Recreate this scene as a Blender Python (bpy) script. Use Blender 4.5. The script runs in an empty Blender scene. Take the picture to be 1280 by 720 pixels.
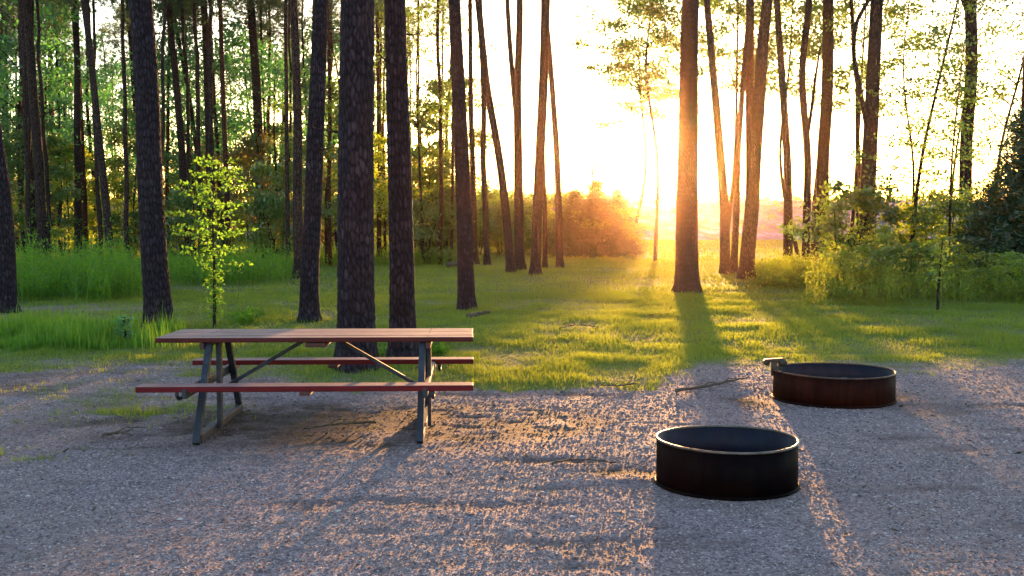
import bpy, math, random
import numpy as np
R = math.radians
rng = np.random.default_rng(7)
random.seed(7)
sc = bpy.context.scene
C = sc.collection

# ------------------------------------------------------------------ camera
F = 1338.0
CAMH = 1.6
PITCH = R(3.25)
cam_d = bpy.data.cameras.new('camera')
cam = bpy.data.objects.new('camera', cam_d); C.objects.link(cam)
cam_d.sensor_width = 36.0; cam_d.lens = 36.0 * F / 1280.0
cam_d.clip_start = 0.05; cam_d.clip_end = 3000
cam.location = (0, 0, CAMH); cam.rotation_euler = (R(90) - PITCH, 0, 0)
sc.camera = cam
CP, SP = math.cos(PITCH), math.sin(PITCH)

def ray(px, py):
    a = (px - 640) / F; b = (360 - py) / F
    return np.array([a, CP + b * SP, -SP + b * CP])
def G(px, py, z=0.0):
    d = ray(px, py); t = (z - CAMH) / d[2]
    return np.array([0, 0, CAMH]) + d * t
def P(px, py, Y):
    d = ray(px, py)
    return np.array([0, 0, CAMH]) + d * (Y / d[1])

SUN_AZ = math.atan((834 - 640) / F)
SUN_EL = R(3.45)
SUND = np.array([math.sin(SUN_AZ) * math.cos(SUN_EL), math.cos(SUN_AZ) * math.cos(SUN_EL), math.sin(SUN_EL)])

# ------------------------------------------------------------------ numpy noise
def _hash(i, j, s=0):
    h = (i.astype(np.int64) * 374761393 + j.astype(np.int64) * 668265263 + s * 974634777) & 0x7fffffff
    h = ((h ^ (h >> 13)) * 1274126177) & 0x7fffffff
    return ((h ^ (h >> 16)) & 0xffff) / 65535.0
def vnoise(x, y, s=0):
    xi = np.floor(x); yi = np.floor(y); fx = x - xi; fy = y - yi
    fx = fx * fx * (3 - 2 * fx); fy = fy * fy * (3 - 2 * fy)
    a = _hash(xi, yi, s); b = _hash(xi + 1, yi, s); c = _hash(xi, yi + 1, s); d = _hash(xi + 1, yi + 1, s)
    return (a * (1 - fx) + b * fx) * (1 - fy) + (c * (1 - fx) + d * fx) * fy
def fbm(x, y, s=0, o=4):
    t = 0; a = .5; n = 0
    for k in range(o):
        t = t + a * vnoise(x * 2 ** k, y * 2 ** k, s + k * 17); n += a; a *= .5
    return t / n
def smooth(a, b, x):
    t = np.clip((x - a) / (b - a), 0, 1); return t * t * (3 - 2 * t)

# ------------------------------------------------------------------ mesh helpers
class MB:
    """collects vertices and faces; face attribute 'var' optional"""
    def __init__(s): s.v = []; s.q = []; s.t = []; s.n = 0; s.ng = []; s.att = []
    def add(s, v, quads=None, tris=None, att=None):
        v = np.asarray(v, float).reshape(-1, 3)
        if quads is not None and len(quads): s.q.append(np.asarray(quads, int) + s.n)
        if tris is not None and len(tris): s.t.append(np.asarray(tris, int) + s.n)
        s.v.append(v); s.n += len(v)
        s.att.append(np.full(len(v), .5) if att is None else np.broadcast_to(np.asarray(att, float), (len(v),)))
    def box(s, c, size, rot=None, ch=0.0):
        x, y, z = [k / 2 for k in size]
        b = min(ch, x * .9, y * .9, z * .9)
        if b <= 0:
            v = np.array([[i * x, j * y, k * z] for k in (-1, 1) for j in (-1, 1) for i in (-1, 1)], float)
            q = [[0, 2, 3, 1], [4, 5, 7, 6], [0, 1, 5, 4], [2, 6, 7, 3], [0, 4, 6, 2], [1, 3, 7, 5]]
            s._put(v, q, c, rot); return
        me = bmesh_box(x, y, z, b)
        s._put(me[0], me[1], c, rot, me[2])
    def _put(s, v, q, c, rot, t=None):
        if rot is not None: v = v @ np.asarray(rot).T
        s.add(v + np.asarray(c), q, t)
    def bar(s, a, b, w, h, up=(0, 0, 1), ch=0.0):
        a = np.asarray(a, float); b = np.asarray(b, float); d = b - a; L = np.linalg.norm(d); d /= L
        u = np.asarray(up, float); sd = np.cross(u, d); sd /= np.linalg.norm(sd); u = np.cross(d, sd)
        Rm = np.stack([d, sd, u], 1)
        s.box((a + b) / 2, (L, w, h), Rm, ch)
    def tube(s, pts, rad, n=8, cap=True, flare=None, att=None):
        pts = np.asarray(pts, float); rad = np.broadcast_to(np.asarray(rad, float), (len(pts),))
        tan = np.gradient(pts, axis=0); tan /= np.linalg.norm(tan, axis=1)[:, None] + 1e-9
        ref = np.array([1, 0, 0.]) if abs(tan[0, 0]) < .8 else np.array([0, 1, 0.])
        A = np.cross(tan, ref); A /= np.linalg.norm(A, axis=1)[:, None]
        B = np.cross(tan, A)
        th = np.linspace(0, 2 * np.pi, n, endpoint=False)
        rr = rad[:, None] * np.ones(n)[None]
        if flare is not None: rr = rr * flare(pts, th)
        V = pts[:, None] + rr[..., None] * (np.cos(th)[None, :, None] * A[:, None] + np.sin(th)[None, :, None] * B[:, None])
        m = len(pts); i = np.arange(m - 1)[:, None] * n; j = np.arange(n)[None]; j2 = (j + 1) % n
        q = np.stack([i + j, i + j2, i + n + j2, i + n + j], -1).reshape(-1, 4)
        V = V.reshape(-1, 3); t = None
        if cap:
            V = np.vstack([V, pts[0], pts[-1]]); jj = np.arange(n)
            t = np.vstack([np.stack([jj * 0 + m * n, (jj + 1) % n, jj], 1), np.stack([jj * 0 + m * n + 1, (m - 1) * n + jj, (m - 1) * n + (jj + 1) % n], 1)])
        s.add(V, q, t, att)
    def mesh(s, name, mat, smooth_=True, attname=None):
        me = bpy.data.meshes.new(name)
        V = np.vstack(s.v)
        Q = np.vstack(s.q) if s.q else np.zeros((0, 4), int); T = np.vstack(s.t) if s.t else np.zeros((0, 3), int)
        me.vertices.add(len(V)); me.vertices.foreach_set('co', V.astype(np.float32).ravel())
        nl = len(Q) * 4 + len(T) * 3
        me.loops.add(nl); me.loops.foreach_set('vertex_index', np.concatenate([Q.ravel(), T.ravel()]).astype(np.int32))
        me.polygons.add(len(Q) + len(T))
        st = np.concatenate([np.arange(len(Q)) * 4, len(Q) * 4 + np.arange(len(T)) * 3]).astype(np.int32)
        me.polygons.foreach_set('loop_start', st)
        me.polygons.foreach_set('use_smooth', np.full(len(Q) + len(T), smooth_))
        if attname:
            a = me.attributes.new(attname, 'FLOAT', 'POINT'); a.data.foreach_set('value', np.concatenate(s.att).astype(np.float32))
        if mat: me.materials.append(mat)
        me.update(calc_edges=True)
        return me
    def build(s, name, mat, parent=None, smooth_=True, attname=None, loc=None):
        return put(name, s.mesh(name, mat, smooth_, attname), parent, loc)

def bmesh_box(x, y, z, b):
    """bevelled box vertices"""
    import bmesh
    bm = bmesh.new(); bmesh.ops.create_cube(bm, size=1.0)
    for v in bm.verts: v.co = (v.co.x * 2 * x, v.co.y * 2 * y, v.co.z * 2 * z)
    bmesh.ops.bevel(bm, geom=list(bm.edges), offset=b, segments=2, profile=.6, affect='EDGES')
    bm.verts.index_update()
    V = np.array([v.co[:] for v in bm.verts]); q = []; t = []
    for f in bm.faces:
        ix = [v.index for v in f.verts]
        if len(ix) == 4: q.append(ix)
        elif len(ix) == 3: t.append(ix)
        else:
            for k in range(1, len(ix) - 1): t.append([ix[0], ix[k], ix[k + 1]])
    bm.free(); return V, q, t

def put(name, me, parent=None, loc=None):
    o = bpy.data.objects.new(name, me); C.objects.link(o)
    if parent: o.parent = parent
    if loc is not None: o.location = tuple(float(k) for k in loc)
    return o
def tag(o, label=None, cat=None, group=None, kind=None):
    if label: o['label'] = label
    if cat: o['category'] = cat
    if group: o['group'] = group
    if kind: o['kind'] = kind
    return o
def empty(name, loc, rz=0):
    o = bpy.data.objects.new(name, None); C.objects.link(o); o.empty_display_size = .2
    o.location = tuple(float(k) for k in loc); o.rotation_euler = (0, 0, rz); return o

# ------------------------------------------------------------------ materials
def new_mat(name):
    m = bpy.data.materials.new(name); m.use_nodes = True
    nt = m.node_tree; nt.nodes.clear(); out = nt.nodes.new('ShaderNodeOutputMaterial')
    return m, nt, out
def N(nt, typ, **kw):
    n = nt.nodes.new(typ)
    for k, v in kw.items():
        if k == 'inp':
            for a, b in v.items(): n.inputs[a].default_value = b
        else: setattr(n, k, v)
    return n
def L(nt, a, b): nt.links.new(a, b)
def ramp(nt, src, stops, interp='LINEAR'):
    r = N(nt, 'ShaderNodeValToRGB'); r.color_ramp.interpolation = interp
    e = r.color_ramp.elements
    while len(e) < len(stops): e.new(.5)
    for k, (p, c) in enumerate(stops): e[k].position = p; e[k].color = (*c, 1)
    L(nt, src, r.inputs[0]); return r.outputs[0]
def coords(nt, scale=(1, 1, 1), kind='Object'):
    tc = N(nt, 'ShaderNodeTexCoord'); mp = N(nt, 'ShaderNodeMapping'); mp.inputs['Scale'].default_value = scale
    L(nt, tc.outputs[kind], mp.inputs[0]); return mp.outputs[0]
def noise(nt, vec, scale, detail=4, rough=.55, dist=0):
    n = N(nt, 'ShaderNodeTexNoise', inp={'Scale': scale, 'Detail': detail, 'Roughness': rough, 'Distortion': dist}); L(nt, vec, n.inputs['Vector']); return n.outputs[0]
def mixc(nt, fac, a, b, mode='MIX'):
    m = N(nt, 'ShaderNodeMix', data_type='RGBA', blend_type=mode)
    for s, v in ((0, fac), (6, a), (7, b)):
        if hasattr(v, 'is_linked') or hasattr(v, 'node'): L(nt, v, m.inputs[s])
        else: m.inputs[s].default_value = v if s == 0 else (*v, 1)
    return m.outputs[2]
def math_(nt, op, a, b=0.0):
    m = N(nt, 'ShaderNodeMath', operation=op)
    for i, v in enumerate((a, b)):
        if hasattr(v, 'node'): L(nt, v, m.inputs[i])
        else: m.inputs[i].default_value = v
    return m.outputs[0]
def attr(nt, name): return N(nt, 'ShaderNodeAttribute', attribute_name=name).outputs['Fac']
def bump(nt, h, strength, dist, normal=None):
    b = N(nt, 'ShaderNodeBump', inp={'Strength': strength, 'Distance': dist}); L(nt, h, b.inputs['Height'])
    if normal is not None: L(nt, normal, b.inputs['Normal'])
    return b.outputs[0]
def principled(nt, out, col, rough=.8, nrm=None, metal=0, spec=.3):
    p = N(nt, 'ShaderNodeBsdfPrincipled', inp={'Metallic': metal, 'Specular IOR Level': spec})
    if hasattr(col, 'node'): L(nt, col, p.inputs['Base Color'])
    else: p.inputs['Base Color'].default_value = (*col, 1)
    if hasattr(rough, 'node'): L(nt, rough, p.inputs['Roughness'])
    else: p.inputs['Roughness'].default_value = rough
    if nrm is not None: L(nt, nrm, p.inputs['Normal'])
    L(nt, p.outputs[0], out.inputs['Surface']); return p

def leaf_mat(name, dark, light, trans=.5, tcol=None, gloss=.08):
    m, nt, out = new_mat(name)
    v = attr(nt, 'var')
    col = ramp(nt, v, [(0, dark), (.55, tuple((a + b) / 2 for a, b in zip(dark, light))), (1, light)])
    tc = ramp(nt, v, [(0, tuple(k * .8 for k in (tcol or light))), (1, tuple(min(1, k * 1.25) for k in (tcol or light)))])
    d = N(nt, 'ShaderNodeBsdfDiffuse'); L(nt, col, d.inputs[0])
    t = N(nt, 'ShaderNodeBsdfTranslucent'); L(nt, tc, t.inputs[0])
    mx = N(nt, 'ShaderNodeMixShader', inp={0: trans}); L(nt, d.outputs[0], mx.inputs[1]); L(nt, t.outputs[0], mx.inputs[2])
    g = N(nt, 'ShaderNodeBsdfGlossy', inp={'Roughness': .45}); g.inputs[0].default_value = (.8, .85, .8, 1)
    m2 = N(nt, 'ShaderNodeMixShader', inp={0: gloss}); L(nt, mx.outputs[0], m2.inputs[1]); L(nt, g.outputs[0], m2.inputs[2])
    L(nt, m2.outputs[0], out.inputs['Surface']); return m

def bark_mat(name, plate=True, tint=(1, 1, 1)):
    m, nt, out = new_mat(name)
    vec = coords(nt, (1, 1, .35))
    def t(c): return tuple(a * b for a, b in zip(c, tint))
    vo = N(nt, 'ShaderNodeTexVoronoi', feature='DISTANCE_TO_EDGE', inp={'Scale': 17.0}); 
    wn = N(nt, 'ShaderNodeTexNoise', inp={'Scale': 7.0, 'Detail': 4}); L(nt, vec, wn.inputs['Vector'])
    vm = N(nt, 'ShaderNodeVectorMath', operation='MULTIPLY_ADD'); L(nt, wn.outputs[1], vm.inputs[0]); vm.inputs[1].default_value = (.12, .12, .12); L(nt, vec, vm.inputs[2])
    L(nt, vm.outputs[0], vo.inputs['Vector'])
    n1 = noise(nt, vec, 30, 6, .7); n2 = noise(nt, coords(nt, (1, 1, 1)), 2.2, 3)
    h = ramp(nt, vo.outputs[0], [(0, (0, 0, 0)), (.18, (.8, .8, .8)), (.5, (1, 1, 1))])
    if plate:
        pl = attr(nt, 'plate')
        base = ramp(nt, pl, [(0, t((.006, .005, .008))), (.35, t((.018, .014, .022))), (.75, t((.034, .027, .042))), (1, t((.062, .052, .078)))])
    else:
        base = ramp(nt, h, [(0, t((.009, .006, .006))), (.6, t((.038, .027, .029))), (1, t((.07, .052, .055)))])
    c2 = mixc(nt, 1.0, base, ramp(nt, n1, [(.25, (.55, .55, .55)), (.7, (1.35, 1.3, 1.3))]), 'MULTIPLY')
    c3 = mixc(nt, 1.0, c2, ramp(nt, n2, [(.3, (.8, .78, .8)), (.7, (1.2, 1.15, 1.05))]), 'MULTIPLY')
    hh = math_(nt, 'ADD', math_(nt, 'MULTIPLY', h, .6 if not plate else .25), math_(nt, 'MULTIPLY', n1, .5))
    principled(nt, out, c3, .9, bump(nt, hh, .9, .03), spec=.15)
    return m

M = {}
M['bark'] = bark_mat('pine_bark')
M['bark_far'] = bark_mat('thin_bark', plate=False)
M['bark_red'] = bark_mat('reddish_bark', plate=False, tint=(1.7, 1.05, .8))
M['pine'] = leaf_mat('pine_needles', (.018, .045, .02), (.05, .10, .035), .35, (.10, .17, .03))
M['leaf'] = leaf_mat('broad_leaves', (.016, .055, .007), (.07, .16, .016), .5, (.16, .27, .02))
M['leaf_teal'] = leaf_mat('cool_leaves', (.018, .08, .035), (.05, .17, .06), .5, (.12, .40, .08))
M['leaf_yel'] = leaf_mat('sunlit_yellow_leaves', (.035, .08, .006), (.15, .25, .012), .55, (.42, .52, .015))  # yellow of sun through the leaves put into the colour
M['leaf_warm'] = leaf_mat('sunlit_golden_leaves', (.04, .035, .01), (.14, .11, .02), .5, (.34, .26, .04))  # golden backlight put into the leaf colour
M['conifer'] = leaf_mat('spruce_needles', (.012, .035, .015), (.03, .07, .025), .2, (.05, .10, .02))
M['sapling'] = leaf_mat('sapling_leaves', (.03, .09, .012), (.10, .23, .025), .5, (.20, .42, .03), .03)
M['grass'] = leaf_mat('grass_blades', (.05, .13, .014), (.16, .22, .03), .45, (.31, .37, .025), .03)
M['weeds'] = leaf_mat('tall_weeds', (.016, .06, .008), (.10, .24, .022), .5, (.20, .40, .02), .03)
M['weeds_dry'] = leaf_mat('mixed_weeds', (.02, .045, .008), (.14, .22, .03), .5, (.32, .38, .03), .03)

def ground_mat():
    m, nt, out = new_mat('ground_surface')
    vec = coords(nt, (1, 1, 1))
    gr = attr(nt, 'grass'); di = attr(nt, 'dirt')
    n_f = noise(nt, vec, 38, 5, .7); n_m = noise(nt, vec, 5, 5, .6); n_l = noise(nt, vec, .7, 3)
    vo = N(nt, 'ShaderNodeTexVoronoi', inp={'Scale': 62.0}); L(nt, vec, vo.inputs['Vector'])
    vo2 = N(nt, 'ShaderNodeTexVoronoi', inp={'Scale': 130.0}); L(nt, vec, vo2.inputs['Vector'])
    bw = N(nt, 'ShaderNodeRGBToBW'); L(nt, vo.outputs['Color'], bw.inputs[0])
    grav = ramp(nt, bw.outputs[0], [(.1, (.10, .068, .076)), (.45, (.20, .15, .155)), (.75, (.29, .225, .23)), (1, (.42, .34, .335))])
    grav = mixc(nt, 1.0, grav, ramp(nt, n_m, [(.3, (.72, .68, .70)), (.65, (1.12, 1.08, 1.08))]), 'MULTIPLY')
    grav = mixc(nt, 1.0, grav, ramp(nt, n_l, [(.3, (.88, .85, .9)), (.7, (1.1, 1.06, 1.02))]), 'MULTIPLY')
    dirt = ramp(nt, n_f, [(.25, (.012, .008, .007)), (.55, (.035, .023, .019)), (.8, (.08, .055, .047))])
    grav = mixc(nt, ramp(nt, n_l, [(.45, (0, 0, 0)), (.7, (.45, .45, .45))]), grav, (.20, .135, .11))
    dmask = math_(nt, 'MULTIPLY', di, ramp(nt, n_m, [(.3, (.45, .45, .45)), (.6, (1, 1, 1))]))
    base = mixc(nt, dmask, grav, dirt)
    soil = ramp(nt, n_f, [(.25, (.05, .045, .02)), (.5, (.10, .10, .04)), (.8, (.19, .17, .08))])
    soil = mixc(nt, ramp(nt, n_m, [(.4, (0, 0, 0)), (.7, (.7, .7, .7))]), soil, (.09, .13, .03))
    gm = ramp(nt, math_(nt, 'ADD', gr, math_(nt, 'MULTIPLY', math_(nt, 'SUBTRACT', n_m, .5), .5)), [(.25, (0, 0, 0)), (.55, (1, 1, 1))])
    col = mixc(nt, gm, base, soil)
    h = math_(nt, 'ADD', math_(nt, 'MULTIPLY', vo.outputs['Distance'], -.9), math_(nt, 'ADD', math_(nt, 'MULTIPLY', n_f, .8), math_(nt, 'MULTIPLY', vo2.outputs['Distance'], -.3)))
    principled(nt, out, col, .92, bump(nt, h, .45, .008), spec=.2)
    return m
M['ground'] = ground_mat()

def stone_mat():
    m, nt, out = new_mat('gravel_stone')
    v = attr(nt, 'var')
    col = ramp(nt, v, [(0, (.06, .040, .044)), (.3, (.155, .115, .126)), (.6, (.23, .175, .19)), (.85, (.31, .245, .255)), (1, (.50, .42, .40))])
    principled(nt, out, col, .85, spec=.25); return m
M['stone'] = stone_mat()

def paint_mat(name, c1, c2, rough=.6, scale=(1, 1, 1), metal=0, ns=12, bmp=.25, spec=.4):
    m, nt, out = new_mat(name)
    vec = coords(nt, scale); n = noise(nt, vec, ns, 6, .65); n2 = noise(nt, coords(nt), 45, 4, .7)
    col = ramp(nt, n, [(.3, c1), (.68, c2)])
    col = mixc(nt, 1.0, col, ramp(nt, n2, [(.3, (.8, .8, .8)), (.7, (1.1, 1.1, 1.1))]), 'MULTIPLY')
    rr = ramp(nt, n, [(.3, (rough + .12,) * 3), (.7, (rough - .08,) * 3)])
    principled(nt, out, col, rr, bump(nt, n, bmp, .004), metal, spec); return m
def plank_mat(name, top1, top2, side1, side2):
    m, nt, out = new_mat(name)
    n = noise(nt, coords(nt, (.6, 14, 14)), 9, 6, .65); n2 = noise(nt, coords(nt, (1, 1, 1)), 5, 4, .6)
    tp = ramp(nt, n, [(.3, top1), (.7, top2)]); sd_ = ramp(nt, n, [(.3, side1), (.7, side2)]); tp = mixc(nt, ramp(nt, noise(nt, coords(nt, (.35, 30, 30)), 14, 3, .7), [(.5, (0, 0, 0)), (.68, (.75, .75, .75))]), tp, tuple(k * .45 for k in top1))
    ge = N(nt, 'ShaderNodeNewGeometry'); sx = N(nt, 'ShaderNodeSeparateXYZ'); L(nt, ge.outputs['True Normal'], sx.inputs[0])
    f = ramp(nt, sx.outputs[2], [(.55, (0, 0, 0)), (.9, (1, 1, 1))])  # upward faces paler and pinker, sides dark red
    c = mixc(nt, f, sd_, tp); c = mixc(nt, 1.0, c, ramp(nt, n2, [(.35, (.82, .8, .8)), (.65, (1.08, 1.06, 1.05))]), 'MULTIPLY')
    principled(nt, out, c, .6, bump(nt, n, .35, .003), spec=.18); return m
M['plank_top'] = plank_mat('pale_topped_tabletop', (.26, .145, .125), (.40, .25, .22), (.05, .007, .008), (.09, .014, .015))
M['plank_seat'] = plank_mat('pale_topped_seat', (.24, .12, .115), (.36, .21, .20), (.075, .004, .007), (.15, .008, .013))
M['wood_red'] = paint_mat('dark_red_brown_wood', (.04, .010, .010), (.09, .022, .02), .52, (.6, 14, 14), bmp=.35)
M['wood_top'] = paint_mat('pale_pinkish_plank', (.30, .15, .13), (.46, .28, .25), .5, (.6, 14, 14), bmp=.35)
M['steel'] = paint_mat('grey_steel', (.014, .017, .030), (.036, .042, .062), .5, (1, 1, 1), metal=.3)
M['rust'] = paint_mat('rusty_fire_steel', (.003, .0012, .0014), (.014, .0028, .0028), .62, (1, 1, .4), ns=9, metal=0, bmp=.6, spec=.06)
M['rust_streak'] = paint_mat('streaked_rust', (.0025, .001, .0012), (.022, .0045, .004), .7, (4, 4, .5), ns=5, metal=0, bmp=.6, spec=.06)
M['black_steel'] = paint_mat('blackened_fire_steel', (.0015, .001, .0018), (.0045, .0025, .0035), .6, (1, 1, .4), ns=9, metal=0, bmp=.5, spec=.03)
M['soot'] = paint_mat('sooty_steel_sky_blue', (.002, .003, .010), (.006, .008, .022), .55, (1, 1, .5), ns=8, metal=0, bmp=.5, spec=.2)  # soot black with the blue of reflected sky put into the colour
M['rim'] = paint_mat('worn_rim_steel', (.06, .05, .045), (.17, .145, .13), .42, (1, 1, 1), metal=.55)
M['rim_dark'] = paint_mat('rusty_rim_steel', (.03, .018, .015), (.08, .05, .04), .5, metal=.2)
M['ash'] = paint_mat('ash', (.03, .03, .032), (.10, .10, .105), .95, (1, 1, 1), ns=20, bmp=1)
M['stick'] = paint_mat('dead_wood', (.05, .035, .025), (.12, .085, .06), .9, (3, 3, 3), bmp=.6)

# ------------------------------------------------------------------ ground
edge_px = [(-900, 500), (-200, 474), (0, 466), (60, 464), (120, 462), (200, 462), (290, 470), (400, 482), (520, 484), (600, 488), (700, 488), (815, 486),
           (835, 470), (880, 461), (960, 463), (1040, 462), (1120, 466), (1200, 461), (1320, 452), (1700, 445)]
E = np.array([G(*p)[:2] for p in edge_px])
def edge_y(X):
    return np.interp(X, E[:, 0], E[:, 1])
E = E[np.argsort(E[:, 0])]
def blob(X, Y, px, py, rx, ry):
    g = G(px, py); return np.exp(-(((X - g[0]) / rx) ** 2 + ((Y - g[1]) / ry) ** 2))
def grass_d(X, Y):
    wob = (fbm(X * 1.3, Y * 1.3, 3) - .5) * 1.1 + (fbm(X * 6, Y * 6, 9) - .5) * .5
    d = smooth(-.25, .45, Y - edge_y(X) + wob)
    bare = (.5 * blob(X, Y, 190, 458, 1.9, .7) + .5 * blob(X, Y, 40, 452, 2.2, .8)
            + .55 * blob(X, Y, 430, 470, 1.6, .7) + .6 * blob(X, Y, 930, 462, .9, .8) + .45 * blob(X, Y, 1200, 460, 1.6, .8)
            + .6 * blob(X, Y, 90, 388, 3.5, 2.0) + .35 * blob(X, Y, 450, 378, 3, 1.5))
    add = .9 * blob(X, Y, 15, 568, .5, .22) + .8 * blob(X, Y, 275, 503, .5, .22) + .75 * blob(X, Y, 165, 515, .45, .2) + .35 * blob(X, Y, 60, 500, 2.0, 1.2)
    pat = .58 + .6 * smooth(.32, .6, fbm(X * .8, Y * .8, 21)) * (.65 + .5 * smooth(.35, .55, fbm(X * 3.3, Y * 3.3, 23)))
    d = d * np.clip(1 - bare * (.75 + .6 * (fbm(X * 2, Y * 2, 5) - .3)), 0, 1) * pat + add * smooth(.35, .6, fbm(X * 4, Y * 4, 8))
    return np.clip(d, 0, 1)
def dirt_d(X, Y):
    d = (1.7 * blob(X, Y, 430, 528, 1.7, .7) + 1.1 * blob(X, Y, 300, 520, .9, .6) + .7 * blob(X, Y, 560, 530, .7, .55) + .9 * blob(X, Y, 780, 590, .42, .16)
         + .8 * blob(X, Y, 690, 575, .35, .09) + .6 * blob(X, Y, 620, 545, .35, .1) + .9 * blob(X, Y, 760, 480, 1.0, .12)+ .6 * blob(X, Y, 650, 492, 1.2, .15) + .7 * blob(X, Y, 940, 500, .25, .4)
         + .8 * blob(X, Y, 1125, 495, .2, .25) + .35 * blob(X, Y, 60, 470, 2, 1) + .5 * blob(X, Y, 1130, 545, .25, .12))
    n = fbm(X * 3.1, Y * 3.1, 31)
    return np.clip(d * (.3 + 1.5 * smooth(.35, .6, n)) + .5 * smooth(.62, .72, fbm(X * 1.1, Y * 2.6, 77)), 0, 1)
def ground_z(X, Y):
    near = smooth(60, 30, Y)
    z = (fbm(X * .9, Y * .9, 11) - .5) * .014 + (fbm(X * 5, Y * 5, 12, 3) - .5) * .007 * near
    z = z + (fbm(X * 16, Y * 16, 14, 2) - .5) * .006 * near
    z = z - .010 * dirt_d(X, Y)
    z = z - .01 * near
    # small mounds of soil pushed up against the rings and the dug patches
    z = z + .035 * blob(X, Y, 800, 598, .18, .10) + .03 * blob(X, Y, 1122, 500, .16, .12) + .03 * blob(X, Y, 945, 500, .15, .2)
    flat = np.clip(np.exp(-((X - 1.349) ** 2 + (Y - 6.66) ** 2) / .6) + np.exp(-((X - 3.02) ** 2 + (Y - 9.98) ** 2) / .9), 0, 1)
    return z * (1 - flat) - .012 * flat
def grid(xs, ys):
    X, Y = np.meshgrid(xs, ys); n = len(xs)
    i = np.arange(len(ys) - 1)[:, None] * n; j = np.arange(n - 1)[None]
    return X, Y, np.stack([i + j, i + j + 1, i + n + j + 1, i + n + j], -1).reshape(-1, 4)
def axis(lo, a, b, hi, fine, grow=1.18):
    mid = list(np.arange(a, b, fine)); up = []; s = fine; x = b
    while x < hi: up.append(x); s *= grow; x += s
    up.append(hi); dn = []; s = fine; x = a - fine
    while x > lo: dn.append(x); s *= grow; x -= s
    dn.append(lo); return np.array(dn[::-1] + mid + up)
xs = axis(-420, -7.5, 8, 420, .045, 1.1); ys = axis(-40, 3.6, 16, 600, .04, 1.05)
X, Y, q = grid(xs, ys)
mb = MB(); mb.add(np.stack([X, Y, ground_z(X, Y)], -1), q)
gme = mb.mesh('ground', M['ground'])
for nm, fn in (('grass', grass_d), ('dirt', dirt_d)):
    a = gme.attributes.new(nm, 'FLOAT', 'POINT'); a.data.foreach_set('value', fn(X, Y).ravel().astype(np.float32))
tag(put('ground', gme), kind='structure')

# loose gravel (uncountable)
def stones(n, ylo, yhi, smin, smax, seed):
    r = np.random.default_rng(seed)
    Yp = np.sqrt(r.uniform(ylo ** 2, yhi ** 2, n)); Xp = r.uniform(-.56, .56, n) * Yp
    gd = grass_d(Xp, Yp); k = (r.random(n) > gd * 1.3) & (r.random(n) > .75 * dirt_d(Xp, Yp)); Xp = Xp[k]; Yp = Yp[k]; n = len(Xp)
    S = smin + (smax - smin) * r.random(n) ** 3
    o = np.array([[1, 0, 0], [-1, 0, 0], [0, 1, 0], [0, -1, 0], [0, 0, 1], [0, 0, -1]], float)
    th = r.uniform(0, 2 * np.pi, n)
    V = np.repeat(o[None], n, 0) * (1 + r.uniform(-.35, .35, (n, 6, 1)))
    V = V + r.uniform(-.18, .18, V.shape)
    V = V * (S[:, None] * np.stack([np.ones(n), r.uniform(.6, 1, n), r.uniform(.3, .55, n)], 1))[:, None]
    c, s = np.cos(th)[:, None], np.sin(th)[:, None]
    V = np.stack([V[..., 0] * c - V[..., 1] * s, V[..., 0] * s + V[..., 1] * c, V[..., 2]], -1)
    V += np.stack([Xp, Yp, ground_z(Xp, Yp) + S * .05], 1)[:, None]
    f = np.array([[0, 2, 4], [2, 1, 4], [1, 3, 4], [3, 0, 4], [2, 0, 5], [1, 2, 5], [3, 1, 5], [0, 3, 5]])
    T = (f[None] + (np.arange(n) * 6)[:, None, None]).reshape(-1, 3)
    return V.reshape(-1, 3), T, np.repeat(r.random(n) * (1 - .45 * dirt_d(Xp, Yp)), 6)
mb = MB()
for a in ((150000, 3.6, 7.5, .0035, .011, 1), (110000, 7.5, 13, .006, .014, 2), (2600, 3.6, 12, .012, .026, 3)):
    v, t, w = stones(*a); mb.add(v, None, t, w)
tag(mb.build('gravel', M['stone'], smooth_=False, attname='var'), 'grey gravel stones scattered over the campsite pad', 'gravel', kind='stuff')

# ------------------------------------------------------------------ grass blades
def blades(Xp, Yp, h, w, r, lean=.45, var=None, seg=1):
    n = len(Xp); th = r.uniform(0, 2 * np.pi, n); la = r.uniform(0, 2 * np.pi, n); ll = r.random(n) * lean * h
    z = ground_z(Xp, Yp) - .004
    B = np.stack([Xp, Yp, z], 1); side = np.stack([np.cos(th), np.sin(th), 0 * th], 1) * (w / 2)[:, None]
    lv = np.stack([np.cos(la) * ll, np.sin(la) * ll, 0 * la], 1)
    mid = B + lv * .3 + np.array([0, 0, .55]) * h[:, None]; tip = B + lv + np.array([0, 0, 1.]) * h[:, None]
    V = np.stack([B - side, B + side, mid + side * .8, mid - side * .8, tip], 1).reshape(-1, 3)
    k = np.arange(n)[:, None] * 5
    Q = k + np.array([[0, 1, 2, 3]]); T = k + np.array([[3, 2, 4]])
    var = r.random(n) if var is None else var
    return V, Q, T, np.repeat(var, 5)
def lawn(n, ylo, yhi, h0, w0, seed, xk=.56):
    r = np.random.default_rng(seed)
    Yp = np.sqrt(r.uniform(ylo ** 2, yhi ** 2, n)); Xp = r.uniform(-xk, xk, n) * Yp
    d = grass_d(Xp, Yp); k = r.random(n) < d ** 1.2; Xp = Xp[k]; Yp = Yp[k]; d = d[k]
    hn = fbm(Xp * 1.7, Yp * 1.7, 41)
    h = h0 * (.35 + .9 * r.random(len(Xp))) * (.45 + 1.1 * smooth(.3, .7, hn)) * (.5 + .5 * d)
    v = np.clip(.25 + .9 * (fbm(Xp * .6, Yp * .6, 55) - .3) + .35 * (r.random(len(Xp)) - .5), 0, 1)
    return blades(Xp, Yp, h, w0 * (.6 + .8 * r.random(len(Xp))), r, .8, v)
mb = MB()
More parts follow.
